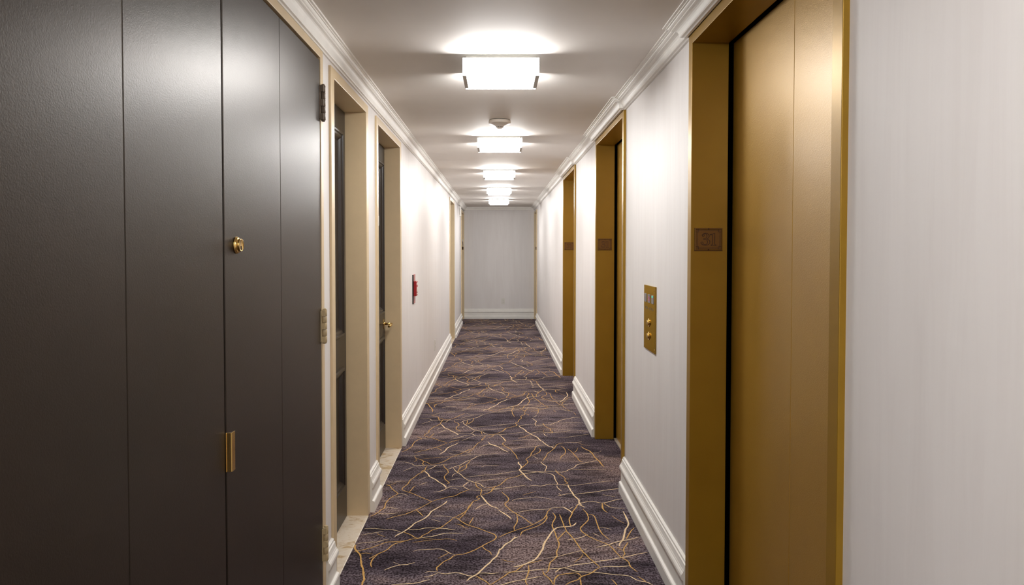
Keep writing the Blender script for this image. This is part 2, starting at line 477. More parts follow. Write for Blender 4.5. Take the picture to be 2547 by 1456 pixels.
 (1000, 980, 9.796, """
2g:720,525 780,545 860,560 900,590 960,610 1030,630 1160,630 1250,600 1330,570 1400,530 1480,500 1540,485
2g:880,580 890,620 930,650 990,650 950,700 930,740 860,780 790,805 740,840 690,880 650,915 660,945 590,980 530,1025 600,1050 690,1075 800,1105 900,1145 1000,1170 1100,1205
3c:940,740 1000,790 1040,835 1110,860 1170,890 1240,930 1310,960 1370,1000
1c:440,600 560,605 680,620 740,660 860,655 1050,655 1200,650 1350,630 1500,620 1650,610
1c:470,520 600,515 720,520 850,495 1000,470 1150,460 1300,450
1c:700,665 600,700 480,735
1c:1000,715 1080,690 1120,655 1180,630
2g:1270,660 1300,700 1360,720 1390,770 1330,810 1320,860 1370,890 1430,920
2c:2020,500 1920,540 1840,580 1760,600 1680,620 1600,640 1510,665 1460,695 1410,710
2g:1740,600 1730,660 1680,700 1610,740 1550,760
2g:1590,650 1590,700 1560,750
2c:1490,700 1510,740 1560,770 1630,810 1690,850 1780,890 1860,905 1950,930 2020,970 2090,995
2g:2090,995 2200,1000 2300,975 2400,940 2470,900 2547,850
1c:1540,790 1480,820 1460,840
1c:1690,840 1850,815 2000,800 2200,780 2400,760 2547,750
1c:1920,905 2100,880 2300,865 2500,850
1c:1780,900 1720,950 1660,970 1530,970 1400,980 1330,1010 1190,1055
2c:1660,970 1720,990 1790,1020 1900,1020 2050,1020 2200,1010 2370,1000 2547,990
2c:1170,1115 1320,1090 1450,1050 1560,1025 1660,1025
1c:1790,1025 1680,1060 1560,1110 1450,1150
2g:1930,930 1940,970 1960,1000
2g:2030,1030 2010,1070 1960,1100 1940,1140 2000,1110
2g:2250,1000 2180,1050 2060,1090
2c:2370,1010 2440,1060 2500,1130 2530,1170
2g:680,1060 730,1020 790,965
2g:370,1045 430,1075 470,1100 380,1130 310,1180
1c:480,1095 560,1095 650,1115
2g:1130,1205 1200,1180 1300,1150 1400,1130
1c:2547,440 2400,455 2250,455 2100,480 2020,500
1c:1560,480 1700,510 1850,500 1990,495
1c:840,885 920,850 1000,835
1c:880,965 1000,910 1100,870
1c:1430,605 1530,570 1640,545 1760,530
"""),
 (1240, 980, 9.796, """
2g:630,450 640,500 580,530 540,560 560,600 500,640 470,690 410,720 450,750 420,785 330,810 240,830 170,850 100,910 0,960
2g:640,490 700,500 740,530
3c:500,790 530,820 600,855 650,890 690,935 770,970 830,1010 900,1040 960,1080 1020,1140 1090,1175
2c:2000,580 1850,580 1750,600 1640,620 1520,650 1450,690 1390,710 1310,740 1230,765 1100,750 900,745 760,750 620,770 500,785 420,790
2c:815,600 870,640 920,680 890,740 910,780 1000,775 1100,770
2g:1070,715 1100,750 1130,790 1200,830 1270,860 1350,855
2g:1270,860 1260,900 1310,930 1300,965 1220,945
2c:800,965 880,950 960,935 1060,940 1150,950 1230,955 1330,950 1450,945 1600,930 1750,900
2g:790,995 700,1030 600,1065 480,1095
1c:670,935 520,950 380,965 200,985 0,1000
2c:1095,970 1130,1010 1190,1045
1g:1090,930 1110,890
1c:0,780 150,760 290,740 400,730
1c:240,1160 400,1150 560,1135 740,1120 900,1135 990,1145
2g:20,1010 90,1060 150,1110 180,1170
1c:1350,860 1600,880 1800,890 2000,900 2180,930
1c:1450,1080 1650,1065 1850,1040 2050,1010 2200,995
1c:1480,720 1650,715 1800,700 1950,715 2060,715
2g:960,430 970,450 930,500
2c:930,530 850,580
2g:1830,460 1890,520
2g:330,440 340,490 390,570
"""),
]
def floor_point(u, v):
    cp_, sp_ = math.cos(PITCH), math.sin(PITCH)
    a_, b_ = (u - PPX) / FPX, -(v - PPY) / FPX
    dy, dz = cp_ + b_ * sp_, -sp_ + b_ * cp_
    t = -EYE / dz
    return (a_ * t, dy * t)
REPEAT = 3.03                     # length of the woven repeat along the corridor
XL, XR = -0.672, 0.710            # wall faces
Y0, YE = -3.2, 13.69              # ends of the corridor
ZC = EYE + 0.83                   # ceiling

# ------------------------------------------------------------------ floor with its woven veins
def smooth_line(p, k=3):
    q = [p[0]] + p + [p[-1]]; out = []
    for i in range(1, len(q) - 2):
        a_, b_, c_, d_ = q[i - 1], q[i], q[i + 1], q[i + 2]
        for j in range(k):
            t = j / k
            out.append(tuple(0.5 * (2 * b_[m] + (c_[m] - a_[m]) * t + (2 * a_[m] - 5 * b_[m] + 4 * c_[m] - d_[m]) * t * t + (3 * b_[m] - a_[m] - 3 * c_[m] + d_[m]) * t ** 3) for m in (0, 1)))
    out.append(p[-1]); return out
b = MB()
b.face([b.v(p) for p in ((-0.70, Y0, 0), (0.86, Y0, 0), (0.86, YE + 0.02, 0), (-0.70, YE + 0.02, 0))], 0)
HALF = {'1': 0.0019, '2': 0.0027, '3': 0.0040}
for ox, oy, k, text in TRACE:
    for ln in text.strip().splitlines():
        head, pts = ln.split(':')
        line = smooth_line([floor_point(ox + float(p.split(',')[0]) / k, oy + float(p.split(',')[1]) / k) for p in pts.split()])
        hw = HALF[head[0]]; mi = 2 if head[1] == 'c' else 1
        n = len(line); zz = random.uniform(0.0008, 0.0024)
        lr = []
        for i, (x, y) in enumerate(line):
            xa, ya = line[max(i - 1, 0)]; xb, yb = line[min(i + 1, n - 1)]
            L = math.hypot(xb - xa, yb - ya) or 1e-6
            nx, ny = -(yb - ya) / L, (xb - xa) / L
            w = hw * (1 + random.uniform(-0.22, 0.22)) * min(1.0, 0.45 + 0.22 * min(i, n - 1 - i))
            jx = random.uniform(-1, 1) * 0.0009
            lr.append(((x + nx * (w + jx), y + ny * (w + jx)), (x - nx * (w - jx), y - ny * (w - jx))))
        for rep in range(-2, 5):
            dy = rep * REPEAT; prev = None
            for l_, r_ in lr:
                if not (Y0 < l_[1] + dy < YE - 0.03 and -0.655 < l_[0] < 0.70): prev = None; continue
                cur = (b.v((l_[0], l_[1] + dy, zz)), b.v((r_[0], r_[1] + dy, zz)))
                if prev: b.face([prev[0], prev[1], cur[1], cur[0]], mi)
                prev = cur
for f in b.bm.faces:
    f.normal_update()
    if f.normal.z < 0: f.normal_flip()
fl = b.build('floor', ['carpet', 'yarn_gold', 'yarn_cream'], recalc=False)
tag(fl, 'plum grey corridor carpet with branching gold and cream veins', 'carpet', kind='structure')

# ------------------------------------------------------------------ openings
#           y0     y1     top    (clear opening, measured at the frame face)
CLOSET = (0.762, 2.618, 2.073)
APT = [(2.845, 3.530, 2.049), (3.885, 4.745, 2.049), (9.72, 10.62, 2.046), (12.735, 13.585, 2.043)]
APT_R = (12.80, 13.60, 2.053)
LIFT = [(1.470, 2.528, 2.100), (3.943, 4.984, 2.100), (6.440, 7.495, 2.100)]
FWL, FWT = 0.055, 0.042           # casing widths of the left frames
LW, LT = 0.045, 0.038             # of the elevator frames

def wall(name, xa, xb, opens, label):
    b = MB(); y = Y0
    for a_, c_, top in opens:
        if a_ - y > 0.001: b.box(xa, xb, y, a_, 0, ZC + 0.1)
        b.box(xa, xb, a_, c_, top, ZC + 0.1); y = c_
    if YE - y > 0.001: b.box(xa, xb, y, YE, 0, ZC + 0.1)
    return tag(b.build(name, 'wall'), label, 'wall', kind='structure')
E_ = 0.004
ol = [(CLOSET[0] - 0.034, CLOSET[1] + 0.034, CLOSET[2] + 0.03)] + [(a_ - FWL + E_, min(c_ + FWL, YE) - E_, t + FWT - E_) for a_, c_, t in APT]
orr = [(a_ - LW + E_, c_ + LW - E_, t + LT - E_) for a_, c_, t in LIFT] + [(APT_R[0] - FWL + E_, APT_R[1] + FWL - E_, APT_R[2] + FWT - E_)]
wall('wall_left', XL - 0.25, XL, ol, 'pale papered left wall with the closet and apartment doors')
wall('wall_right', XR, XR + 0.25, orr, 'pale papered right wall with the elevator doors')
b = MB(); b.box(XL - 0.3, XR + 0.3, YE, YE + 0.15, 0, ZC + 0.1)
tag(b.build('wall_far', 'wall'), 'grey papered wall closing the far end of the corridor', 'wall', kind='structure')
b = MB(); b.box(XL - 0.3, XR + 0.3, Y0 - 0.15, Y0, 0, ZC + 0.1)
tag(b.build('wall_near', 'wall'), 'pale papered wall behind the viewpoint', 'wall', kind='structure')
b = MB(); b.box(XL - 0.02, XR + 0.02, Y0, YE, ZC, ZC + 0.08)
tag(b.build('ceiling', 'ceiling'), 'smooth off-white painted corridor ceiling', 'ceiling', kind='structure')
b = MB(); b.box(XL - 0.3, XR + 0.3, Y0 - 0.1, YE + 0.1, -0.2, -0.002)
tag(b.build('trim_9', 'black'), 'dark subfloor under the carpet', 'floor', kind='structure')

# ------------------------------------------------------------------ crown mouldings and baseboards
CROWN = [(0, 0), (0.007, 0), (0.010, .004), (0.016, .007), (0.018, .011), (0.0180, .014), (0.0185, .021), (0.0195, .029), (0.0215, .036), (0.025, .043), (0.029, .047), (0.034, .0495), (0.0345, .0500),
         (0.036, .051), (0.036, .055), (0.040, .058), (0.043, .062), (0.044, .066), (0.048, .067), (0.048, .071), (0.055, .072), (0.055, .080), (0, .080)]
def crown(name, path, side, z0, dscale, label):
    k = (ZC + 0.001 - z0) / 0.080
    b = MB(); b.sweep(path, [(d * dscale, z0 + z * k) for d, z in CROWN], side)
    return tag(b.build(name, 'trim_white'), label, 'crown moulding', kind='structure')
J = 0.018
crown('trim_1', [(XL, Y0), (XL, 11.72), (XL + 0.010, 11.72), (XL + 0.010, YE)], -1, EYE + 0.751, 1.0, 'white stepped crown moulding along the left wall')
p = [(XR, Y0)]
for a_, c_, t in LIFT: p += [(XR, a_ - LW), (XR - J, a_ - LW), (XR - J, c_ + LW), (XR, c_ + LW)]
p += [(XR, YE)]
crown('trim_2', p, 1, EYE + 0.774, 1.38, 'white crown moulding on the right wall, stepping out over the elevators')
crown('trim_3', [(XL, YE), (XR, YE)], -1, EYE + 0.766, 0.9, 'white crown moulding across the far end wall')
BASE = [(0, 0), (0.033, 0), (0.033, .046), (0.0335, .050), (0.031, .056), (0.027, .058), (0.022, .060), (0.0205, .064), (0.0205, .124), (0.023, .126),
        (0.029, .132), (0.030, .138), (0.029, .147), (0.025, .153), (0.0215, .156), (0.0215, .159), (0.019, .163), (0.016, .176), (0.015, .183), (0.011, .186), (0.010, .194), (0.004, .198), (0, .198)]
def base(name, path, side, label):
    b = MB(); b.sweep(path, BASE, side)
    return tag(b.build(name, 'trim_white'), label, 'baseboard', kind='structure')
L_ = lambda a_, c_, lab: base('baseboard_left', [(XL, a_), (XL, c_)], -1, lab)
L_(CLOSET[1] + 0.036, APT[0][0] - FWL, 'short white baseboard between the closet and the first apartment door')
L_(APT[0][1] + FWL, APT[1][0] - FWL, 'white baseboard block between the two near apartment doors')
L_(APT[1][1] + FWL, APT[2][0] - FWL, 'long white baseboard under the fire alarm on the left wall')
L_(APT[2][1] + FWL, APT[3][0] - FWL, 'white baseboard between the two farthest left doors')
L_(Y0, CLOSET[0] - 0.036, 'white baseboard on the left before the closet')
R_ = lambda a_, c_, lab: base('baseboard_right', [(XR, a_), (XR, c_)], 1, lab)
R_(Y0, LIFT[0][0] - LW, 'white baseboard on the right before the nearest elevator')
R_(LIFT[0][1] + LW, LIFT[1][0] - LW, 'white baseboard below the brass call panel')
R_(LIFT[1][1] + LW, LIFT[2][0] - LW, 'white baseboard between the second and third elevators')
R_(LIFT[2][1] + LW, APT_R[0] - FWL, 'white baseboard from the third elevator to the far right door')
base('baseboard_far', [(XL, YE), (XR, YE)], -1, 'white moulded baseboard across the far end wall')

# ------------------------------------------------------------------ left side doors
TL = lambda y_: (lambda p: (p[0], p[1], p[2]))
def left_root(name, y, label, cat): return root(name, (XL, y, 0), label, cat, kind='structure')

def frame_mesh(y0, y1, top, wl, wt, proud, depth, far_clip=None):
    """hollow-metal frame: local y from the near edge of the opening; d along +x"""
    b = MB(); h = y1 - y0; f = wl if far_clip is None else far_clip
    b.box(-depth, proud, -wl, 0, 0, top + wt)
    b.box(-depth, proud, h, h + f, 0, top + wt)
    b.box(-depth, proud, 0, h, top, top + wt)
    # door stop behind the leaf line
    return b

# closet: double leaf, flush with the wall
door1 = left_root('door_1', CLOSET[0], 'tall dark brown double closet door filling the left foreground', 'closet door')
frame_mesh(CLOSET[0], CLOSET[1], CLOSET[2], 0.036, 0.031, 0.012, 0.16).build('door_frame', 'beige_frame', door1, 0.0015)
def closet_leaf(y0, y1, seam):
    b = MB(); D0, D1 = -0.034, 0.0095
    b.box(D0, D1, y0, seam - 0.0008, 0.008, CLOSET[2] - 0.010)
    b.box(D0, D1, seam + 0.0008, y1, 0.008, CLOSET[2] - 0.010)
    b.box(D0, D1 - 0.004, seam - 0.002, seam + 0.002, 0.009, CLOSET[2] - 0.011)
    return b.build('door_leaf', 'dark', door1, 0.0018)
yo = CLOSET[0]
GAP = 1.690 - yo
leaf_a = closet_leaf(0.005, GAP - 0.0045, 1.243 - yo)
leaf_b = closet_leaf(GAP + 0.0045, CLOSET[1] - yo - 0.004, 2.135 - yo)
b = MB(); b.box(-0.15, -0.045, 0.002, CLOSET[1] - yo - 0.002, 0.0, CLOSET[2]); b.build('backing_panel', 'black', door1)

def hinge(z0, z1, mat, label, y, parent, local):
    """five-knuckle butt hinge: leaf strip on the door edge and a barrel standing off it"""
    b = MB(); n = 5; h = (z1 - z0) / n; r = 0.0088; c = (0.0195, y + 0.012)
    b.box(0.0095, 0.0125, y - 0.010, y + 0.006, z0 + 0.004, z1 - 0.004)
    for k in range(n):
        g = 0.0007
        b.lathe((c[0], c[1], z0 + k * h), 'z', [(g, r * 0.9), (g + 0.001, r), (h - g - 0.001, r), (h - g, r * 0.9)], 20)
        if k % 2 == 0: b.box(0.0095, c[0] + 0.004, y - 0.002, c[1] - 0.002, z0 + k * h + 0.001, z0 + (k + 1) * h - 0.001)
        else: b.box(0.0095, c[0], c[1], c[1] + 0.014, z0 + k * h + 0.001, z0 + (k + 1) * h - 0.001)
    b.lathe((c[0], c[1], z1), 'z', [(0, r * 0.8), (0.003, r * 0.75), (0.005, r * 0.4)], 16)
    b.lathe((c[0], c[1], z0 - 0.005), 'z', [(0, r * 0.4), (0.002, r * 0.75), (0.005, r * 0.8)], 16)
    o = b.build('hinge', mat, parent); o['label'] = label
    return o
ye = CLOSET[1] - yo - 0.004
hinge(1.842, 1.972, 'hinge_brown', 'brown-grey upper hinge', ye, leaf_b, True)
hinge(1.010, 1.134, 'hinge_beige', 'beige painted hinge', ye, leaf_b, True)
hinge(0.182, 0.309, 'hinge_beige', 'beige painted hinge', ye, leaf_b, True)
# mortise cylinder
b = MB(); c = (0.0095, 1.770 - yo, 1.371)
b.lathe(c, 'x', [(0, .0218), (.0025, .0218), (.0038, .0208), (.0045, .0196), (.0062, .0196), (.0072, .0186), (.0076, .0152), (.0092, .0152), (.0098, .0162), (.0128, .0162), (.0138, .0154), (.0138, .0146), (.0133, .0142), (.0133, .001)], 40)
lk = b.build('lock_cylinder', 'brass', leaf_b); lk['label'] = 'round brass lock cylinder'
b = MB(); b.lathe((0.0226, 1.770 - yo, 1.3635), 'x', [(0, .0042), (.0005, .0042), (.0006, .003)], 20)
b.box(0.0226, 0.0234, 1.770 - yo - 0.0010, 1.770 - yo + 0.0010, 1.3580, 1.3690)
b.build('keyway', 'brass_dark', lk)
# bent brass finger pull on the meeting edge
b = MB(); y = GAP; z0, z1 = 0.818, 0.914
b.prism([(0.0096, y - 0.0035), (0.0118, y - 0.0035), (0.0118, y - 0.0005), (0.0225, y - 0.0005), (0.0245, y + 0.0015), (0.0245, y + 0.0205), (0.0222, y + 0.0225), (0.0215, y + 0.0205), (0.0222, y + 0.004), (0.0210, y + 0.0025), (0.0096, y + 0.0025)], 'z', z0, z1)
pl = b.build('finger_pull', 'brass', leaf_b, 0.0006); pl['label'] = 'bent brass finger pull'

PANEL = [(0, 0.0), (0.003, 0.007), (0.010, 0.012), (0.018, 0.012), (0.022, 0.006), (0.030, 0.0045), (0.036, 0.001), (0.044, -0.006), (0.050, -0.010)]
def panel_leaf(parent, y0, y1, top, D, sd):
    """panelled slab, face at depth D; two sunk panels ringed by bolection mouldings"""
    b = MB(); e = 0.006
    ya, yb = y0 + e, y1 - 0.014; st = 0.080
    rails = [(0.010, 0.188), (0.770, 0.943), (1.925, top - 0.005)]
    b.box(D - 0.04, D, ya, ya + st, 0.010, top - 0.005); b.box(D - 0.04, D, yb - st, yb, 0.010, top - 0.005)
    for z0, z1 in rails: b.box(D - 0.04, D, ya + st, yb - st, z0, z1)
    for z0, z1 in ((0.188, 0.770), (0.943, 1.925)):
        b.box(D - 0.035, D - 0.010, ya + st, yb - st, z0, z1)
    o = b.build('door_leaf', 'dark_door', parent)
    g = MB(); g.box(D - 0.06, D - 0.012, y1 - 0.0135, y1 - 0.001, 0.006, top - 0.001); g.box(D - 0.06, D - 0.012, y0 + 0.001, y0 + 0.0055, 0.006, top - 0.001); g.build('door_gasket', 'gap_black', parent)  # black boxes paint in the shade of the gaps beside the leaf
    for z0, z1 in ((0.188, 0.770), (0.943, 1.925)):
        b = MB(); b.ring(ya + st - 0.012, yb - st + 0.012, z0 - 0.012, z1 + 0.012, [(i_, D + d_) for i_, d_ in PANEL])
        b.build('panel_moulding', 'dark_door', o)
    return o
def lever(parent, y, z, D, sgn):
    """knob-like lever: rosette on the leaf, neck and a bent grip; local d"""
    b = MB()
    b.lathe((D, y, z), 'x', [(0, .012), (.002, .013), (.006, .012), (.010, .008), (.012, .007)], 24)
    b.prism([(y + u, z + w) for u, w in [(0.0, .034), (.007, .028), (.009, .014), (.009, -.014), (.007, -.028), (0.0, -.036), (-.007, -.028), (-.009, -.014), (-.009, .014), (-.007, .028)]], 'x', D, D + 0.004)
    b.tube([(D + .006, y, z), (D + .030, y, z), (D + .044, y, z)], [.0085, .007, .009], 14)
    b.tube([(D + .044, y + .004, z - .004), (D + .052, y - .004, z - .002), (D + .056, y - .03, z), (D + .055, y - .065, z - .004), (D + .050, y - .095, z - .008)], [.010, .011, .0095, .0085, .007], 14)
    o = b.build('door_handle', 'brass', parent); o['label'] = 'brass lever handle'; return o

def apartment(n, op, label, threshold, handle, far_clip=None):
    y0, y1, top = op; h = y1 - y0
    r = left_root('door_%d' % n, y0, label, 'apartment door')
    fr = frame_mesh(y0, y1, top, FWL, FWT, 0.010, 0.17, far_clip).build('door_frame', 'beige_frame', r, 0.0022)
    lf = panel_leaf(r, 0.0, h, top, -0.095, 1)
    if threshold:
        b = MB(); b.box(-0.19, 0.013, 0.0, h, -0.001, 0.005); b.build('threshold', 'marble', r, 0.002)
    if handle: lever(lf, h - 0.075, 0.862, -0.095, 1)
    return r
apartment(2, APT[0], 'dark panelled door in beige frame, nearest apartment door on the left', True, False)
d3 = apartment(3, APT[1], 'dark panelled door with brass lever handle, in beige frame', True, True)
b = MB(); b.box(-0.004, 0.0105, -0.012, 0.0065, 1.492, 1.547)
sp = b.build('strike_lip', 'trim_white', d3, 0.002); sp['label'] = 'small white painted strike lip'
apartment(4, APT[2], 'beige framed doorway past the fire alarm on the left wall', True, False)
apartment(5, APT[3], 'beige framed doorway at the far end of the left wall', False, False, 0.10)

# right-hand far apartment door (mirrored)
def right_root(name, y, label, cat, kind='structure'):
    r = root(name, (XR, y, 0), label, cat, kind=kind); return r
MIR = lambda p: (-p[0], p[1], p[2])
class RB(MB):
    def __init__(s): super().__init__(MIR)
r = right_root('door_6', APT_R[0], 'beige framed doorway at the far end of the right wall', 'apartment door')
b = RB(); h = APT_R[1] - APT_R[0]
for q in ((-FWL, 0), (h, h + 0.088)): b.box(-0.17, 0.010, q[0], q[1], 0, APT_R[2] + FWT)
b.box(-0.17, 0.010, 0, h, APT_R[2], APT_R[2] + FWT); b.build('door_frame', 'beige_frame', r, 0.0022)
_MB = MB; MB = RB
panel_leaf(r, 0.0, h, APT_R[2], -0.095, -1)
MB = _MB

# ------------------------------------------------------------------ elevators
def elevator(n, op, label, keyhole):
    y0, y1, top = op; h = y1 - y0
    r = right_root('door_%d' % n, y0, label, 'elevator door')
    b = RB(); P, D = 0.014, 0.118
    b.box(-D, P, -LW, 0, 0, top + LT); b.box(-D, P, h, h + LW, 0, top + LT); b.box(-D, P, 0, h, top, top + LT)
    b.build('door_frame', 'gold_frame', r, 0.0016)
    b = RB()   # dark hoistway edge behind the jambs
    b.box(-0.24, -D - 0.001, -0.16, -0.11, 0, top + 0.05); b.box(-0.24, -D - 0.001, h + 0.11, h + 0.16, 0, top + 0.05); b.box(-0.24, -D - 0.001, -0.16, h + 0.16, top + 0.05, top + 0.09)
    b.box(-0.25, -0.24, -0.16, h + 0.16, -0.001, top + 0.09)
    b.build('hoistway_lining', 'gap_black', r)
    b = RB()   # solid black strips painting in the gap shade between jambs, header and the panels
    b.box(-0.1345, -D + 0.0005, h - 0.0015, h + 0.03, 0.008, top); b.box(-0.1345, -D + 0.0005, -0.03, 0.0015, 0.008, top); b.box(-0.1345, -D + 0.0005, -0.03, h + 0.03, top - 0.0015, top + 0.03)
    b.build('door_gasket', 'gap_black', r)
    seam = h * 0.5 + 0.014; DP = -0.136
    b = RB(); st = 0.29
    b.box(DP - 0.035, DP, st, seam - 0.0010, 0.012, top + 0.035)
    b.box(DP - 0.035, DP + 0.0016, -0.10, st + 0.0005, 0.012, top + 0.035)
    pa = b.build('door_panel', 'gold', r, 0.0015)
    b = RB(); b.box(DP - 0.035, DP, seam + 0.0010, h + 0.10, 0.012, top + 0.035)
    b.build('door_panel', 'gold', r, 0.0015)
    b = RB(); b.box(-0.235, -0.1195, -0.10, h + 0.10, 0.0, 0.008); b.build('sill', 'sill_metal', r, 0.001)
    if keyhole:
        b = RB(); b.lathe((DP + 0.0005, 0.337, 2.006), 'x', [(0, .0075), (.0012, .0075), (.0014, .0060)], 20)
        o = b.build('release_keyhole', 'black', pa); o['label'] = 'small round black release keyhole'
    return r
elevator(7, LIFT[0], 'nearest gold elevator door, in the right foreground', True)
elevator(8, LIFT[1], 'second gold elevator door, just past the brass call panel', False)
elevator(9, LIFT[2], 'third and farthest gold elevator door', False)

# ------------------------------------------------------------------ 31 plaques on the far jambs
def circle(cu, cw, r, a0, a1, n):
    return [(cu + r * math.cos(math.radians(a0 + (a1 - a0) * i / n)), cw + r * math.sin(math.radians(a0 + (a1 - a0) * i / n))) for i in range(n + 1)]
def digit_strokes():
    """outline pieces of the old-style figures 3 and 1, unit height 1, as closed polygons"""
    def ell(cu, cw, ru, rw, a0, a1, n): return [(cu + ru * math.cos(math.radians(a0 + (a1 - a0) * i / n)), cw + rw * math.sin(math.radians(a0 + (a1 - a0) * i / n))) for i in range(n + 1)]
    three = (ell(.115, .80, .085, .075, 180, 360, 6)[::-1][::-1] )
    three = [(.03, .80)] + ell(.29, .755, .26, .245, 165, -60, 16) + [(.36, .53)] + ell(.27, .27, .33, .27, 55, -165, 20) + [(-.06, .19)] + \
            ell(.03, .19, .085, .085, 190, -10, 8) + [(.10, .12)] + ell(.26, .27, .17, .215, -120, 75, 14) + [(.24, .49), (.14, .49), (.14, .535), (.24, .55)] + \
            ell(.26, .755, .135, .195, -50, 120, 12) + [(.17, .90)] + ell(.12, .80, .075, .075, 60, -200, 8)
    one = [(.62, .86), (.66, .84), (.76, .885), (.79, .86), (.79, .09), (.76, .05), (.68, .03), (.68, 0), (1.06, 0), (1.06, .03), (.98, .05), (.95, .09), (.95, 1.0), (.90, 1.0), (.84, .955), (.62, .90)]
    return three, one
def plaque(op, label):
    """local x along the jamb face (away from the corridor), z up, facing -y"""
    r = root('number_plaque', (0.759, op[1] - 0.0002, 1.397), label, 'number plaque', 'brown 31 plaques on the elevator jambs')
    w, h = 0.0505, 0.041
    b = MB(lambda p: (p[1], -p[0], p[2]))
    b.box(0, 0.0016, -w, w, -h, h)
    b.ring(-w, w, -h, h, [(0, 0.0014), (0.0008, 0.0040), (0.0035, 0.0044), (0.0055, 0.0024), (0.0055, 0.0012)])
    b.build('plate', 'plaque_gold', r)
    b = MB(lambda p: (p[1], -p[0], p[2])); q = 0.0088
    b.ring(-w + q, w - q, -h + q, h - q, [(0, 0.0016), (0, 0.0026), (0.0013, 0.0026), (0.0013, 0.0016)])
    for sy in (-1, 1):
        for sz in (-1, 1):
            cy, cz = sy * (w - q - 0.001), sz * (h - q - 0.001)
            b.ring(cy - 0.0055, cy + 0.0055, cz - 0.0055, cz + 0.0055, [(0, 0.0016), (0, 0.0030), (0.0012, 0.0030), (0.0012, 0.0016)])
    for sz in (-1, 1): b.lathe((0.0024, 0, sz * (h - 0.0035)), 'x', [(0, .0030), (.0026, .0022), (.0030, .001)], 12)
    b.box(0.0, 0.0030, -w - 0.0006, w + 0.0006, -h - 0.0012, -h)
    b.build('border', 'plaque_engraving', r)
    for poly in digit_strokes():
        s = 0.0440
        pts = [((u - 0.50) * s * 1.14, (v - 0.5) * s) for u, v in poly]
        b = MB(lambda p: (p[1], -p[0], p[2]))
        n = len(pts); A = []; Bv = []; cx = sum(p_[0] for p_ in pts) / n
        for i in range(n):
            (ya, za), (yb, zb), (yc, zc) = pts[i - 1], pts[i], pts[(i + 1) % n]
            dx, dz = yc - ya, zc - za; L = math.hypot(dx, dz) or 1e-6; k_ = 0.00085
            A.append((yb - dz / L * k_, zb + dx / L * k_)); Bv.append((yb + dz / L * k_, zb - dx / L * k_))
        va = [b.v((0.0030, *p_)) for p_ in A]; vb = [b.v((0.0030, *p_)) for p_ in Bv]
        wa = [b.v((0.0014, *p_)) for p_ in A]; wb = [b.v((0.0014, *p_)) for p_ in Bv]
        for i in range(n):
            j = (i + 1) % n
            b.face([va[i], va[j], vb[j], vb[i]]); b.face([va[i], va[j], wa[j], wa[i]]); b.face([vb[i], vb[j], wb[j], wb[i]])
        b.build('numeral', 'plaque_engraving', r)
    return r
p0 = plaque(LIFT[0], 'brown plaque reading 31 on the jamb of the nearest elevator')
dup(p0, (0.759, LIFT[1][1] - 0.0002, 1.397), 'brown plaque reading 31 on the jamb of the middle elevator')
dup(p0, (0.759, LIFT[2][1] - 0.0002, 1.397), 'brown plaque reading 31 on the jamb of the farthest elevator')

# ------------------------------------------------------------------ ceiling fixtures
def ceiling_light(y, label):
    r = root('ceiling_light', (0.012, y, ZC), label, 'ceiling light', 'square glass ceiling lights along the corridor')
    hx, hy, zt, zb, t, rad = 0.1625, 0.1575, -0.016, -0.079, 0.005, 0.010
    b = MB(); b.box(-0.150, 0.150, -0.132, 0.132, -0.020, 0.0); b.build('mounting_pan', 'white_plastic', r, 0.002)
    # bent sheet of white glass: two upstands and the bottom
    outer = [(-hy, zt)] + [(-hy + rad - rad * math.cos(a_), zb + rad - rad * math.sin(a_)) for a_ in [math.pi / 2 * i / 6 for i in range(7)]]
    outer += [(-y_, z_) for y_, z_ in reversed(outer)]
    ri = rad - t
    inner = [(-hy + t, zt)] + [(-hy + t + ri - ri * math.cos(a_), zb + t + ri - ri * math.sin(a_)) for a_ in [math.pi / 2 * i / 6 for i in range(7)]]
    inner += [(-y_, z_) for y_, z_ in reversed(inner)]
    b = MB()
    n = len(outer); P = lambda x, q: b.v((x, q[0], q[1]))
    oa = [P(-hx, q) for q in outer]; ob = [P(hx, q) for q in outer]; ia = [P(-hx, q) for q in inner]; ib = [P(hx, q) for q in inner]
    for i in range(n - 1):
        k = 0 if abs(outer[i][1] - zb) < 0.004 and abs(outer[i + 1][1] - zb) < 0.004 else 1
        b.face([oa[i], oa[i + 1], ob[i + 1], ob[i]], k, True); b.face([ia[i], ia[i + 1], ib[i + 1], ib[i]], 3, True)
        b.face([oa[i], oa[i + 1], ia[i + 1], ia[i]], 2); b.face([ob[i], ob[i + 1], ib[i + 1], ib[i]], 2)
    for i in (0, n - 1): b.face([oa[i], ob[i], ib[i], ia[i]], 2)
    b.build('glass_shade', ['lit_glass', 'lit_glass_side', 'glass_edge', 'lit_glass_inner'], r)
    for sx in (-1, 1):
        b = MB(); x0, x1 = sorted((sx * 0.1480, sx * 0.1505)); b.box(x0, x1, -0.131, 0.131, -0.0735, -0.001); b.build('end_plate', 'white_plastic', r)
        b = MB(); x0, x1 = sorted((sx * 0.1490, sx * 0.1650)); b.box(x0, x1, -0.118, 0.118, -0.0815, -0.0795)
        x0, x1 = sorted((sx * 0.1632, sx * 0.1655)); b.box(x0, x1, -0.118, 0.118, -0.0815, -0.062)
        b.build('clip', 'nickel', r, 0.0005)
    return r
names = ['large nearest square ceiling light, in front of the smoke detector', 'second square ceiling light, just past the smoke detector', 'third square ceiling light along the corridor',
         'fourth square ceiling light, next to last before the end wall', 'smallest and farthest square ceiling light, close to the end wall']
l0 = ceiling_light(LAMP_Y[0], names[0])
for y, nm in zip(LAMP_Y[1:], names[1:]): dup(l0, (0.012, y, ZC), nm)
for y in LAMP_ADDED: dup(l0, (0.012, y, ZC), 'added unseen square ceiling light behind the viewpoint')

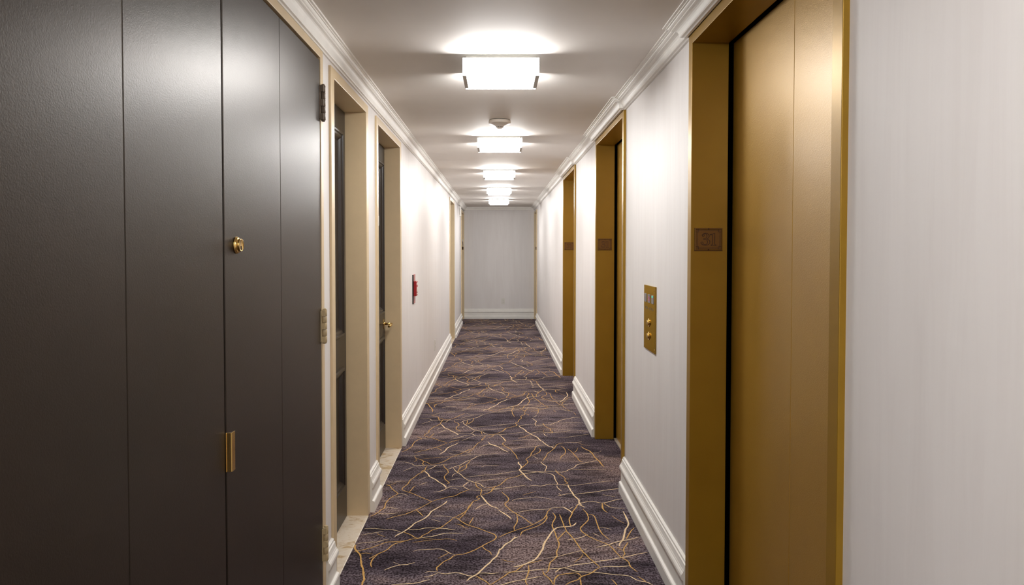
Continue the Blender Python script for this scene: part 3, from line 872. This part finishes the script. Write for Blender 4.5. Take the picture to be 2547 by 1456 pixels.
# ------------------------------------------------------------------ smoke detector
r = root('smoke_detector', (0.010, 4.51, ZC), 'round off-white smoke detector between the first two ceiling lights', 'smoke detector')
b = MB(); b.lathe((0, 0, 0), 'z', [(0, .066), (-.003, .0665)], 40); b.build('mounting_ring', 'grey_slot', r)
b = MB(); b.lathe((0, 0, 0), 'z', [(-.003, .068), (-.005, .0705), (-.020, .0705), (-.023, .068), (-.024, .060), (-.026, .052), (-.030, .042), (-.035, .033), (-.040, .026), (-.045, .020), (-.050, .0165), (-.053, .0150), (-.0545, .010)], 40)
b.build('body', 'detector', r)
b = MB()
for k in range(8):
    a_ = 2 * math.pi * k / 8 + math.pi / 8
    b.tube([(0.0215 * math.cos(a_ - .28), 0.0215 * math.sin(a_ - .28), -.0445), (0.0220 * math.cos(a_), 0.0220 * math.sin(a_), -.0440), (0.0215 * math.cos(a_ + .28), 0.0215 * math.sin(a_ + .28), -.0445)], 0.0022, 6)
b.build('vent_ring', 'grey_slot', r)

# ------------------------------------------------------------------ fire alarm pull station
r = root('fire_alarm_pull', (XL, 5.55, 1.050), 'red fire alarm pull station on the left wall', 'fire alarm')
b = MB(); b.box(0, 0.006, -0.075, 0.075, -0.118, 0.112); b.build('backplate', 'red_sheen_plate', r, 0.001)
b = MB(); b.box(0.006, 0.010, -0.077, -0.0735, -0.118, 0.112); b.box(0, 0.007, -0.078, -0.0748, -0.118, 0.112); b.build('gasket', 'black', r)  # black strip along the near edge of the backplate
b = MB(); b.prism([(0.006, -0.058), (0.026, -0.058), (0.029, -0.050), (0.029, 0.054), (0.026, 0.060), (0.006, 0.060)], 'y', -0.045, 0.045); b.build('housing', 'red_plastic', r, 0.003)
b = MB(); b.box(0.029, 0.033, -0.036, 0.036, -0.024, 0.012); b.box(0.029, 0.037, -0.012, 0.012, -0.026, -0.008); b.build('pull_handle', 'white_plastic', r, 0.0015)
b = MB(); b.box(0.0285, 0.0298, -0.038, 0.038, 0.030, 0.048); b.build('upper_label', 'white_plastic', r)
b = MB(); b.box(0.0285, 0.0298, -0.034, 0.034, -0.045, -0.034); b.build('lower_label', 'white_plastic', r)

# ------------------------------------------------------------------ outlets
def outlet(name, loc, tf, label):
    r = root(name, loc, label, 'wall outlet')
    b = MB(tf); b.box(0, 0.005, -0.035, 0.035, -0.0575, 0.0575); b.build('cover_plate', 'white_plastic', r, 0.002)
    for s in (-1, 1):
        b = MB(tf); pts = [(0.0165 * math.cos(math.radians(a_)), s * 0.0195 + max(-0.0125, min(0.0125, 0.0165 * math.sin(math.radians(a_))))) for a_ in range(0, 360, 15)]
        b.prism(pts, 'x', 0.0045, 0.0065); q = b.build('receptacle', 'white_plastic', r)
        b = MB(tf)
        for u in (-0.0062, 0.0062): b.box(0.0062, 0.0068, u - 0.0012, u + 0.0012, s * 0.0195 - 0.001, s * 0.0195 + 0.0065)
        b.lathe((0.0062, 0, s * 0.0195 - 0.0065), 'x', [(0, .0024), (.0006, .0024), (.0007, .001)], 12)
        b.build('socket_slot', 'black', q)
    b = MB(tf); b.lathe((0.0048, 0, 0), 'x', [(0, .0032), (.0008, .0028), (.001, .001)], 12); b.build('screw', 'nickel', r)
    return r
outlet('wall_outlet', (XL, 7.40, 0.346), None, 'white outlet low on the left wall beyond the fire alarm')
outlet('wall_outlet', (0.099, YE, 0.346), lambda p: (p[1], -p[0], p[2]), 'white outlet low on the far end wall')

# ------------------------------------------------------------------ call panel between the first two elevators
r = root('elevator_call_panel', (XR, 3.25, 1.041), 'upright polished brass elevator call panel on the right wall', 'call panel')
b = RB(); b.box(0, 0.006, -0.121, 0.121, -0.152, 0.150); b.build('face_plate', 'panel_brass', r, 0.0012)
for k, y in enumerate((0.084, 0.010, -0.066)):
    b = RB(); b.box(0.0058, 0.0072, y - 0.024, y + 0.024, 0.070, 0.110); d = b.build('display', 'display_grey', r, 0.002)
    if k == 1:
        b = RB(); z = 0.080
        for zz in (z, z + 0.008, z + 0.016): b.box(0.0072, 0.0076, y - 0.010, y + 0.006, zz, zz + 0.003)
        b.box(0.0072, 0.0076, y - 0.012, y - 0.009, z, z + 0.019)
        b.build('lit_segments', 'digit_red', d)
    if k == 2:
        b = RB(); b.lathe((0.0070, y + 0.004, 0.103), 'x', [(0, .0042), (.0014, .0040), (.0020, .0015)], 14); b.build('indicator_lamp', 'led_green', d)
for i in range(9):
    if i == 3: continue
    y = 0.085 - i * 0.021
    b = RB(); b.box(0.0059, 0.0064, y - 0.0035, y + 0.0035, 0.040 - 0.004 * (i % 3 == 1), 0.050); b.build('engraved_mark', 'brass_dark', r)
for z in (-0.023, -0.085):
    b = RB(); b.lathe((0.006, 0.008, z), 'x', [(0, .0195), (.002, .0195), (.0026, .0180), (.0026, .0150)], 28); q = b.build('button', 'brass', r)
    b = RB(); b.lathe((0.006, 0.008, z), 'x', [(0, .0128), (.0075, .0128), (.0088, .0118), (.0090, .002)], 28); b.build('push_cap', 'brass', q)
for y in (-0.108, 0.108):
    for z in (-0.136, 0.134):
        b = RB(); b.lathe((0.0058, y, z), 'x', [(0, .0046), (.0006, .0042), (.0009, .002)], 14); b.build('screw', 'brass', r)

# ------------------------------------------------------------------ small things at the far end
r = root('alarm_sounder', (XL, 12.17, 2.022), 'small white box high on the left wall below the crown moulding', 'alarm')
b = MB(); b.box(0, 0.030, -0.045, 0.045, -0.082, 0.082); b.build('case', 'white_plastic', r, 0.003)
b = MB(); b.box(0.005, 0.011, -0.0465, -0.0445, -0.060, 0.070); b.build('side_grille', 'grey_slot', r)
def bell(x, y, z, label):
    r = root('doorbell', (x, y, z), label, 'doorbell')
    b = MB(); b.box(-0.013, 0.013, -0.010, 0.0, -0.030, 0.030); b.build('plate', 'brass_dark', r, 0.002)
    b = MB(); b.lathe((0, -0.010, 0), 'y', [(0, .007), (-.003, .007), (-.004, .004)], 16); b.build('button', 'black', r)
bell(-0.686, APT[3][1], 1.385, 'small dark doorbell on the jamb of the far left door')
bell(0.742, APT_R[1], 1.385, 'small dark doorbell on the jamb of the far right door')
r = root('mezuzah', (-0.684, APT[3][1] - 0.006, 1.485), 'slanted white mezuzah case above the doorbell on the far left door jamb', 'mezuzah')
b = MB(); q = [(-0.013, 0.075), (0.001, 0.075), (0.018, -0.060), (0.004, -0.060)]
b.prism(q, 'y', -0.012, 0.006); b.build('case', 'white_plastic', r, 0.002)
b = MB(); b.prism([(-0.006, 0.030), (0.001, 0.030), (0.011, -0.052), (0.005, -0.052)], 'y', -0.0128, -0.0116); b.build('window', 'brass_dark', r)
